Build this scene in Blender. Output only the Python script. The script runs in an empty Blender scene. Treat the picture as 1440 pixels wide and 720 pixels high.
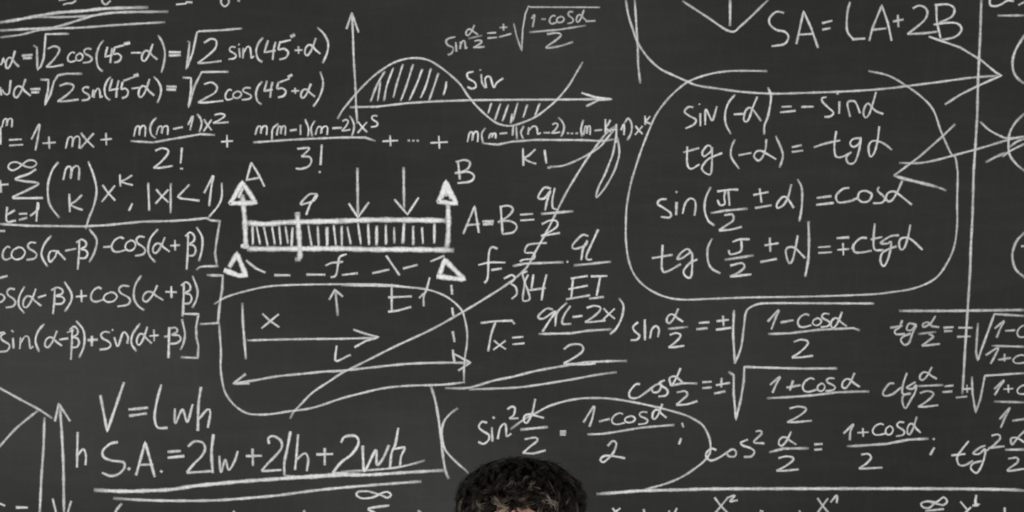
import bpy, math, random
import numpy as np
from mathutils import Vector, Matrix
random.seed(7); rng = np.random.default_rng(7)
SC = bpy.context.scene; COL = SC.collection

# ------------------------------------------------------------------ camera, light, exposure
CAM_Y, CAM_Z, F_PX = -3.5, 1.95, 2470.0            # board stands in the plane y = 0
PPM = F_PX / 3.5                                   # photo pixels per metre on the board
cd = bpy.data.cameras.new('camera'); cam = bpy.data.objects.new('camera', cd); COL.objects.link(cam)
cd.sensor_width = 36; cd.lens = F_PX / 1440 * 36; cd.clip_start = .05
cam.location = (0, CAM_Y, CAM_Z); cam.rotation_euler = (math.pi / 2, 0, 0); SC.camera = cam
SC.view_settings.view_transform = 'Standard'; SC.view_settings.look = 'None'
SC.view_settings.exposure = 0.0; SC.view_settings.gamma = 1; SC.view_settings.use_curve_mapping = False
W = bpy.data.worlds.new('soft_room_light'); SC.world = W; W.use_nodes = True
W.node_tree.nodes['Background'].inputs[0].default_value = (1.0, .995, .98, 1)
W.node_tree.nodes['Background'].inputs[1].default_value = .50
def area_light(name, loc, target, size, power, col=(1, 1, 1)):
    l = bpy.data.lights.new(name, 'AREA'); l.shape = 'RECTANGLE'; l.size, l.size_y = size; l.energy = power; l.color = col
    o = bpy.data.objects.new(name, l); COL.objects.link(o); o.location = loc
    o.rotation_euler = (Vector(target) - Vector(loc)).to_track_quat('-Z', 'Y').to_euler()
area_light('added_fill_light', (-1.5, -2.3, .95), (-.45, 0, 1.35), (1.3, .8), 30)  # unseen light added low on the left to brighten the lower board
area_light('added_fill_light', (1.9, -2.9, 1.2), (.1, 0, 1.4), (1.4, 1.0), 36)  # unseen fill added on the right side, keeping the person's shadow wide
area_light('overhead_area_light', (-.1, -.95, 2.92), (.0, -.95, 1.4), (.7, .5), 4)  # unseen area light above the person, aimed down

# ------------------------------------------------------------------ materials
def mat(name, col=(.5, .5, .5), rough=.6, spec=.5):
    m = bpy.data.materials.new(name); m.use_nodes = True
    b = m.node_tree.nodes['Principled BSDF']
    b.inputs['Base Color'].default_value = (*col, 1); b.inputs['Roughness'].default_value = rough
    b.inputs['Specular IOR Level'].default_value = spec
    return m
def N(m, t, **kw):
    n = m.node_tree.nodes.new(t)
    for k, v in kw.items(): setattr(n, k, v)
    return n
def L(m, a, b): m.node_tree.links.new(a, b)
def noise(m, scale, detail=4, rough=.55, vec=None, stretch=None):
    tc = N(m, 'ShaderNodeTexCoord'); n = N(m, 'ShaderNodeTexNoise'); src = tc.outputs['Object']
    if stretch:
        mp = N(m, 'ShaderNodeMapping'); mp.inputs['Scale'].default_value = stretch[0]; mp.inputs['Rotation'].default_value = stretch[1]
        L(m, src, mp.inputs[0]); src = mp.outputs[0]
    L(m, src, n.inputs['Vector']); n.inputs['Scale'].default_value = scale; n.inputs['Detail'].default_value = detail
    n.inputs['Roughness'].default_value = rough
    return n.outputs['Fac']
def ramp(m, fac, stops):
    r = N(m, 'ShaderNodeValToRGB'); L(m, fac, r.inputs[0]); e = r.color_ramp.elements
    e[0].position, e[0].color = stops[0][0], (*stops[0][1], 1); e[1].position, e[1].color = stops[-1][0], (*stops[-1][1], 1)
    for p, c in stops[1:-1]: k = e.new(p); k.color = (*c, 1)
    return r.outputs[0]
def mix(m, fac, a, b, mode='MIX'):
    n = N(m, 'ShaderNodeMix', data_type='RGBA', blend_type=mode)
    if isinstance(fac, float): n.inputs[0].default_value = fac
    else: L(m, fac, n.inputs[0])
    for s, v in ((6, a), (7, b)):
        if isinstance(v, tuple): n.inputs[s].default_value = (*v, 1)
        else: L(m, v, n.inputs[s])
    return n.outputs[2]
def bump(m, h, strength, dist=.001):
    b = N(m, 'ShaderNodeBump'); b.inputs['Strength'].default_value = strength; b.inputs['Distance'].default_value = dist
    L(m, h, b.inputs['Height']); L(m, b.outputs[0], m.node_tree.nodes['Principled BSDF'].inputs['Normal'])
def base(m): return m.node_tree.nodes['Principled BSDF'].inputs['Base Color']

M_board = mat('slate_board', rough=.85, spec=.12)          # dark grey slate with wiped chalk dust in it
c = ramp(M_board, noise(M_board, 1.3, 5, .5), [(.3, (.0195, .0195, .0183)), (.7, (.0275, .0275, .0260))])
s1 = ramp(M_board, noise(M_board, 5, 6, .65, stretch=((1, 1, 6), (0, .12, 0))), [(.45, (0, 0, 0)), (.8, (.007, .007, .0066))])
s2 = ramp(M_board, noise(M_board, 9, 5, .6, stretch=((6, 1, 1), (0, .1, 0))), [(.5, (0, 0, 0)), (.85, (.005, .005, .0049))])
s3 = ramp(M_board, noise(M_board, 260, 2, .5), [(.35, (0, 0, 0)), (.75, (.005, .005, .005))])
c = mix(M_board, 1.0, c, s1, 'ADD'); c = mix(M_board, 1.0, c, s2, 'ADD'); c = mix(M_board, 1.0, c, s3, 'ADD')
def dust_light_patch(m, px, py, r, amt):                      # pale ragged patch: wiped chalk dust plus light falloff painted into the colour
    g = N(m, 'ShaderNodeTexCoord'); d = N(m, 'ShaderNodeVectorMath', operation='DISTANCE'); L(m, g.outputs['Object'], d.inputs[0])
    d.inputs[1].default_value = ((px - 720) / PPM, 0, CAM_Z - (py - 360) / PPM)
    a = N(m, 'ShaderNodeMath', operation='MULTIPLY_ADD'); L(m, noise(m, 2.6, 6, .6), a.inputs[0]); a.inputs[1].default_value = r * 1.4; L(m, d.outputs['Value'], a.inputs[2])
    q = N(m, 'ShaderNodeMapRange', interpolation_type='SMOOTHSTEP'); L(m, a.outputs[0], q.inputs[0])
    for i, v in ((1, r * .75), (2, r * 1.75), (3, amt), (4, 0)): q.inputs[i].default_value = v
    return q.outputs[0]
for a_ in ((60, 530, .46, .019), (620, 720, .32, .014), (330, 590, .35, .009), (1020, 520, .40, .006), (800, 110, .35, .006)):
    c = mix(M_board, 1.0, c, dust_light_patch(M_board, *a_), 'ADD')
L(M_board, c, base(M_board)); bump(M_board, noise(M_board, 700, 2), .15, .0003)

M_chalk = mat('white_chalk', rough=1, spec=0)
b_ = M_chalk.node_tree.nodes['Principled BSDF']
L(M_chalk, ramp(M_chalk, noise(M_chalk, 150, 3), [(.25, (.62, .62, .615)), (.7, (.92, .92, .91))]), base(M_chalk))
at = N(M_chalk, 'ShaderNodeAttribute', attribute_name='chalk_amount')
gr = N(M_chalk, 'ShaderNodeMapRange'); L(M_chalk, noise(M_chalk, 420, 3, .7), gr.inputs[0])
for i, v in ((1, .25), (2, .75), (3, .55), (4, 1.30)): gr.inputs[i].default_value = v
mu = N(M_chalk, 'ShaderNodeMath', operation='MULTIPLY'); mu.use_clamp = True
L(M_chalk, at.outputs['Fac'], mu.inputs[0]); L(M_chalk, gr.outputs[0], mu.inputs[1]); L(M_chalk, mu.outputs[0], b_.inputs['Alpha'])

M_wood = mat('varnished_wood', rough=.45)
L(M_wood, ramp(M_wood, noise(M_wood, 6, 6, .6, stretch=((1, 1, 14), (0, 0, 0))), [(.3, (.12, .06, .03)), (.7, (.26, .14, .07))]), base(M_wood))
M_wall = mat('painted_plaster', rough=.9)
L(M_wall, ramp(M_wall, noise(M_wall, 3, 5), [(.3, (.42, .41, .38)), (.7, (.47, .46, .43))]), base(M_wall)); bump(M_wall, noise(M_wall, 120), .2)
M_floor = mat('worn_linoleum', rough=.5)
L(M_floor, ramp(M_floor, noise(M_floor, 5, 7), [(.3, (.14, .12, .10)), (.7, (.22, .19, .16))]), base(M_floor))
M_skin = mat('skin', rough=.5, spec=.4)
L(M_skin, ramp(M_skin, noise(M_skin, 28, 5), [(.3, (.50, .27, .20)), (.7, (.64, .38, .29))]), base(M_skin)); bump(M_skin, noise(M_skin, 600), .15, .0005)
M_skin.node_tree.nodes['Principled BSDF'].inputs['Subsurface Weight'].default_value = .1
M_skin.node_tree.nodes['Principled BSDF'].inputs['Subsurface Radius'].default_value = (.01, .004, .002)
M_hair = mat('dark_brown_hair', rough=.42, spec=.28)
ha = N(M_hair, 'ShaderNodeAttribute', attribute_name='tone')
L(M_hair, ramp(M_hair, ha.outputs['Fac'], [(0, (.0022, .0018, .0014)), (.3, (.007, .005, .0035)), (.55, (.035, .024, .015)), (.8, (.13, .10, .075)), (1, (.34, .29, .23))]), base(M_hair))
M_scalp = mat('hair_roots', (.004, .003, .002), .9, .1)
M_shirt = mat('grey_cotton', rough=.9, spec=.2)
L(M_shirt, ramp(M_shirt, noise(M_shirt, 400, 2), [(.3, (.20, .20, .21)), (.7, (.27, .27, .28))]), base(M_shirt))
M_trousers = mat('dark_denim', rough=.9, spec=.2)
L(M_trousers, ramp(M_trousers, noise(M_trousers, 500, 2), [(.3, (.02, .025, .04)), (.7, (.04, .05, .075))]), base(M_trousers))
M_shoe = mat('black_leather', (.02, .018, .016), .4)
M_eye = mat('eye_white', (.75, .73, .70), .2); M_iris = mat('brown_iris', (.06, .03, .015), .2); M_lip = mat('lips', (.42, .17, .14), .45)

# ------------------------------------------------------------------ helpers
def obj(name, verts, faces, m, parent=None, smooth=False):
    me = bpy.data.meshes.new(name); me.from_pydata([tuple(v) for v in verts], [], [tuple(f) for f in faces]); me.materials.append(m)
    if smooth: me.polygons.foreach_set('use_smooth', [True] * len(me.polygons))
    me.update(); o = bpy.data.objects.new(name, me); COL.objects.link(o); o.parent = parent
    return o
def box(name, lo, hi, m, parent=None, bevel=.004):
    x0, y0, z0 = lo; x1, y1, z1 = hi
    v = [(x, y, z) for x in (x0, x1) for y in (y0, y1) for z in (z0, z1)]
    o = obj(name, v, [(0, 1, 3, 2), (4, 6, 7, 5), (0, 4, 5, 1), (2, 3, 7, 6), (0, 2, 6, 4), (1, 5, 7, 3)], m, parent)
    if bevel: b = o.modifiers.new('edge', 'BEVEL'); b.width = bevel; b.segments = 2
    return o
def empty(name, loc=(0, 0, 0), parent=None):
    o = bpy.data.objects.new(name, None); COL.objects.link(o); o.location = loc; o.parent = parent; o.empty_display_size = .05
    return o

# ------------------------------------------------------------------ the room
w_ = box('wall_back', (-3.2, .03, 0), (3.2, .18, 3.1), M_wall, bevel=0); w_['kind'] = 'structure'
f_ = box('floor', (-3.2, -4.4, -.1), (3.2, .18, 0), M_floor, bevel=0); f_['kind'] = 'structure'

# ------------------------------------------------------------------ the blackboard
BX, BZ0, BZ1 = 1.75, .92, 2.82
board = empty('blackboard', (0, 0, BZ0))
board['label'] = 'large dark grey blackboard covered in handwritten white chalk formulas and diagrams'
board['category'] = 'blackboard'
def onboard(o):                                     # parts are built in world coordinates
    o.parent = board; o.location = (0, 0, -BZ0); return o
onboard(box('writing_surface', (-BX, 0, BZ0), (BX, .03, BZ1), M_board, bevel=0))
for lo, hi in (((-BX - .05, -.012, BZ0 - .05), (BX + .05, .03, BZ0)), ((-BX - .05, -.012, BZ1), (BX + .05, .03, BZ1 + .05)),
               ((-BX - .05, -.012, BZ0), (-BX, .03, BZ1)), ((BX, -.012, BZ0), (BX + .05, .03, BZ1))):
    onboard(box('frame_rail', lo, hi, M_wood))
onboard(box('chalk_tray', (-BX, -.09, BZ0 - .065), (BX, -.012, BZ0 - .045), M_wood))

# chalk hand: each glyph as strokes in a unit box (x right, y down)
G = {
'α': [[(.72, 0), (.60, .33), (.42, .72), (.20, .97), (.04, .86), (.08, .55), (.28, .36), (.50, .42), (.68, .62), (1, .86)]],
'β': [[(.25, .08), (.22, .5), (.12, 1)], [(.02, .10), (.45, .0), (.85, .10), (.80, .24), (.35, .33), (.80, .36), (1, .48), (.80, .62), (.30, .64)]],
'2': [[(.12, .12), (.45, 0), (.76, .09), (.74, .30), (.42, .66), (.03, .97)], [(.03, .98), (.40, .97), (1, .88)]],
'3': [[(.1, .03), (.85, .0), (.45, .34), (.35, .40), (.85, .42), (1, .62), (.80, .88), (.30, 1), (0, .98)]],
'4': [[(.32, 0), (.02, .62), (.92, .52)], [(.95, .08), (.78, .5), (.72, 1)]],
'5': [[(.25, 0), (.10, .42), (.60, .38), (1, .58), (.80, .88), (.25, 1)]],
's': [[(.85, .03), (.40, 0), (.12, .16), (.25, .36), (.70, .52), (.95, .70), (.75, .92), (.05, 1)]],
'c': [[(.85, .08), (.60, 0), (.22, .22), (.02, .62), (.15, .94), (.50, 1), (1, .86)]],
'o': [[(.55, 0), (.15, .25), (.02, .68), (.30, 1), (.75, .90), (1, .45), (.80, .08), (.50, 0)]],
'n': [[(.05, 1), (.12, .15), (.10, .55), (.42, .06), (.68, .12), (.76, .6), (.80, 1), (1, .85)]],
'm': [[(0, 1), (.14, .25), (.30, .04), (.46, .18), (.42, .92), (.52, .25), (.74, .0), (.92, .16), (.90, 1)]],
'x': [[(.05, 0), (.45, .45), (1, .92)], [(.98, .02), (.5, .5), (0, 1)]],
'k': [[(.06, 0), (.10, 1)], [(.95, .05), (.5, .40), (.16, .58), (.55, .78), (1, .90)]],
'+': [[(0, .56), (1, .48)], [(.48, 0), (.52, 1)]],
'=': [[(0, .12), (.9, .0)], [(.02, 1), (1, .86)]],
'(': [[(1, 0), (.45, .18), (.05, .48), (.15, .78), (.45, .92), (.9, 1)]],
')': [[(0, 0), (.55, .16), (.97, .42), (.9, .7), (.5, 1)]],
'∞': [[(.5, .45), (.3, .2), (.1, .3), (.02, .7), (.15, 1), (.35, .8), (.5, .45), (.7, .05), (.9, .05), (1, .35), (.85, .7), (.65, .65), (.5, .45)]],
}
KN = dict(l='letter', n='numeral', s='sign', b='bracket', f='fraction_bar', r='root_sign', c='curve', t='line_stroke', a='arrowhead',
          h='hatch_stroke', d='dash', u='underline_stroke', p='dot')
GK = {**{k: 'letter' for k in 'αβsconmxk'}, **{k: 'numeral' for k in '2345'}, '+': 'sign', '=': 'sign', '∞': 'sign', '(': 'bracket', ')': 'bracket'}
def smooth_path(P, closed=False):
    P = [np.array(p, float) for p in P]
    if len(P) < 3: return P
    Q = [2 * P[0] - P[1]] + P + [2 * P[-1] - P[-2]]; out = []
    for i in range(1, len(Q) - 2):
        a, b, c_, d = Q[i - 1:i + 3]; n = max(2, min(14, int(np.linalg.norm(c_ - b) / 2.2)))
        for k in range(n):
            t = k / n
            out.append(.5 * ((2 * b) + (c_ - a) * t + (2 * a - 5 * b + 4 * c_ - d) * t * t + (3 * b - a - 3 * c_ + d) * t ** 3))
    out.append(P[-1]); return out
def resample(P, step=2.6):
    out = [P[0]]
    for a, b in zip(P[:-1], P[1:]):
        n = max(1, int(np.linalg.norm(b - a) / step))
        out += [a + (b - a) * (k / n) for k in range(1, n + 1)]
    return out
layer = [0]
DENS = [1.0]
def stroke(P, w, V, Fc, D, soft, fade=0):
    """one pass of the chalk: a low ridge of dust, dense in the middle and thin at its edges"""
    P = [np.array(p, float) for p in P]
    P = resample(smooth_path(P) if soft else P)
    n = len(P)
    if n < 2: return
    layer[0] = (layer[0] + 1) % 23; h0 = .00012 + layer[0] * .00002
    ph = rng.uniform(0, 6.28, 3); acc = 0; core = min(1.25, (.84 + max(0, w - 3.2) * .22)) * (.93 if fade >= 9 else 1.04) * DENS[0]; i0 = len(V)
    cum = [0.0]
    for a_, b_ in zip(P[:-1], P[1:]): cum.append(cum[-1] + float(np.linalg.norm(b_ - a_)))
    for i in range(n):
        t = P[min(i + 1, n - 1)] - P[max(i - 1, 0)]; L_ = np.linalg.norm(t) or 1; t = t / L_; nn = np.array((-t[1], t[0]))
        if i: acc += np.linalg.norm(P[i] - P[i - 1])
        ww = w * (1 + .10 * math.sin(acc * .21 + ph[0]) + .07 * math.sin(acc * .77 + ph[1]))
        d = core * (.94 + .13 * math.sin(acc * .05 + ph[2]) + .06 * math.sin(acc * .4 + ph[0])) * (.72 if i in (0, n - 1) else 1)
        if fade: d *= min(1, .42 + .58 * cum[i] / fade, .42 + .58 * (cum[-1] - cum[i]) / fade)
        p = P[i]
        if i == 0: p = p - t * w * .35
        if i == n - 1: p = p + t * w * .35
        for off, hh, dd in ((-.76, 0, 0), (-.18, .00035, d), (.18, .00035, d), (.76, 0, 0)):
            q = p + nn * off * ww
            V.append(((q[0] - 720) / PPM, -h0 - hh, CAM_Z - (q[1] - 360) / PPM)); D.append(dd)
        if i:
            a = i0 + (i - 1) * 4; b = a + 4
            for k in range(3): Fc.append((a + k, b + k, b + k + 1, a + k + 1))
    return
def parse(text):
    F = None; T = (0, 0); out = []
    for ln in text.strip().splitlines():
        if ln[0] == 'F' and ln[1] == ' ': k, lab = ln[2:].split('|', 1); F = (k, lab, []); out.append(F); continue
        if ln[0] == 'T' and ln[1] == ' ': T = tuple(float(v) for v in ln.split()[1:]); continue
        for it in ln.split('|'):
            it = it.strip(); tok, rest = it.split(' ', 1)
            P6 = lambda vals: [(T[0] + vals[i] / 6, T[1] + vals[i + 1] / 6) for i in range(0, len(vals), 2)]
            if tok[0] == "'":
                ch = tok[1]; x0, y0, x1, y1 = [float(v) for v in rest.split()]
                w = 2.6 if (y1 - y0) < 110 else 2.9
                S = [(P6([c_ for (u, v) in st for c_ in (x0 + u * (x1 - x0), y0 + v * (y1 - y0))]), ch not in '4x', w) for st in G[ch]]
                F[2].append([GK[ch], S, False])
            else:
                w = float(tok[2:]) if len(tok) > 2 else 2.8
                S = [(P6([float(v) for v in seg.split()]), tok[0] == '~', w) for seg in rest.split('/')]
                F[2].append([KN[tok[1]], S, True])
    return out
def bb(S):
    p = np.array([q for s in S for q in s[0]]); return p.min(0) - 2, p.max(0) + 2
def merged(items):                                  # strokes of one hand-drawn character become one glyph
    out = []
    for it in items:
        if out and it[2] and out[-1][2] and it[0] == out[-1][0] and it[0] in ('letter', 'numeral', 'sign', 'arrowhead'):
            a0, a1 = bb(out[-1][1]); b0, b1 = bb(it[1]); ov = np.minimum(a1, b1) - np.maximum(a0, b0)
            if ov.min() > 0 and ov[0] * ov[1] > .25 * min(np.prod(a1 - a0), np.prod(b1 - b0)):
                out[-1][1] += it[1]; continue
        out.append([it[0], list(it[1]), it[2]])
    return out
PARTN = dict(formula='chalk_formula', diagram='chalk_diagram', loop='chalk_loop', line='chalk_line', underline='chalk_underline', arrow='chalk_arrow', drawing='chalk_drawing')
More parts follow.
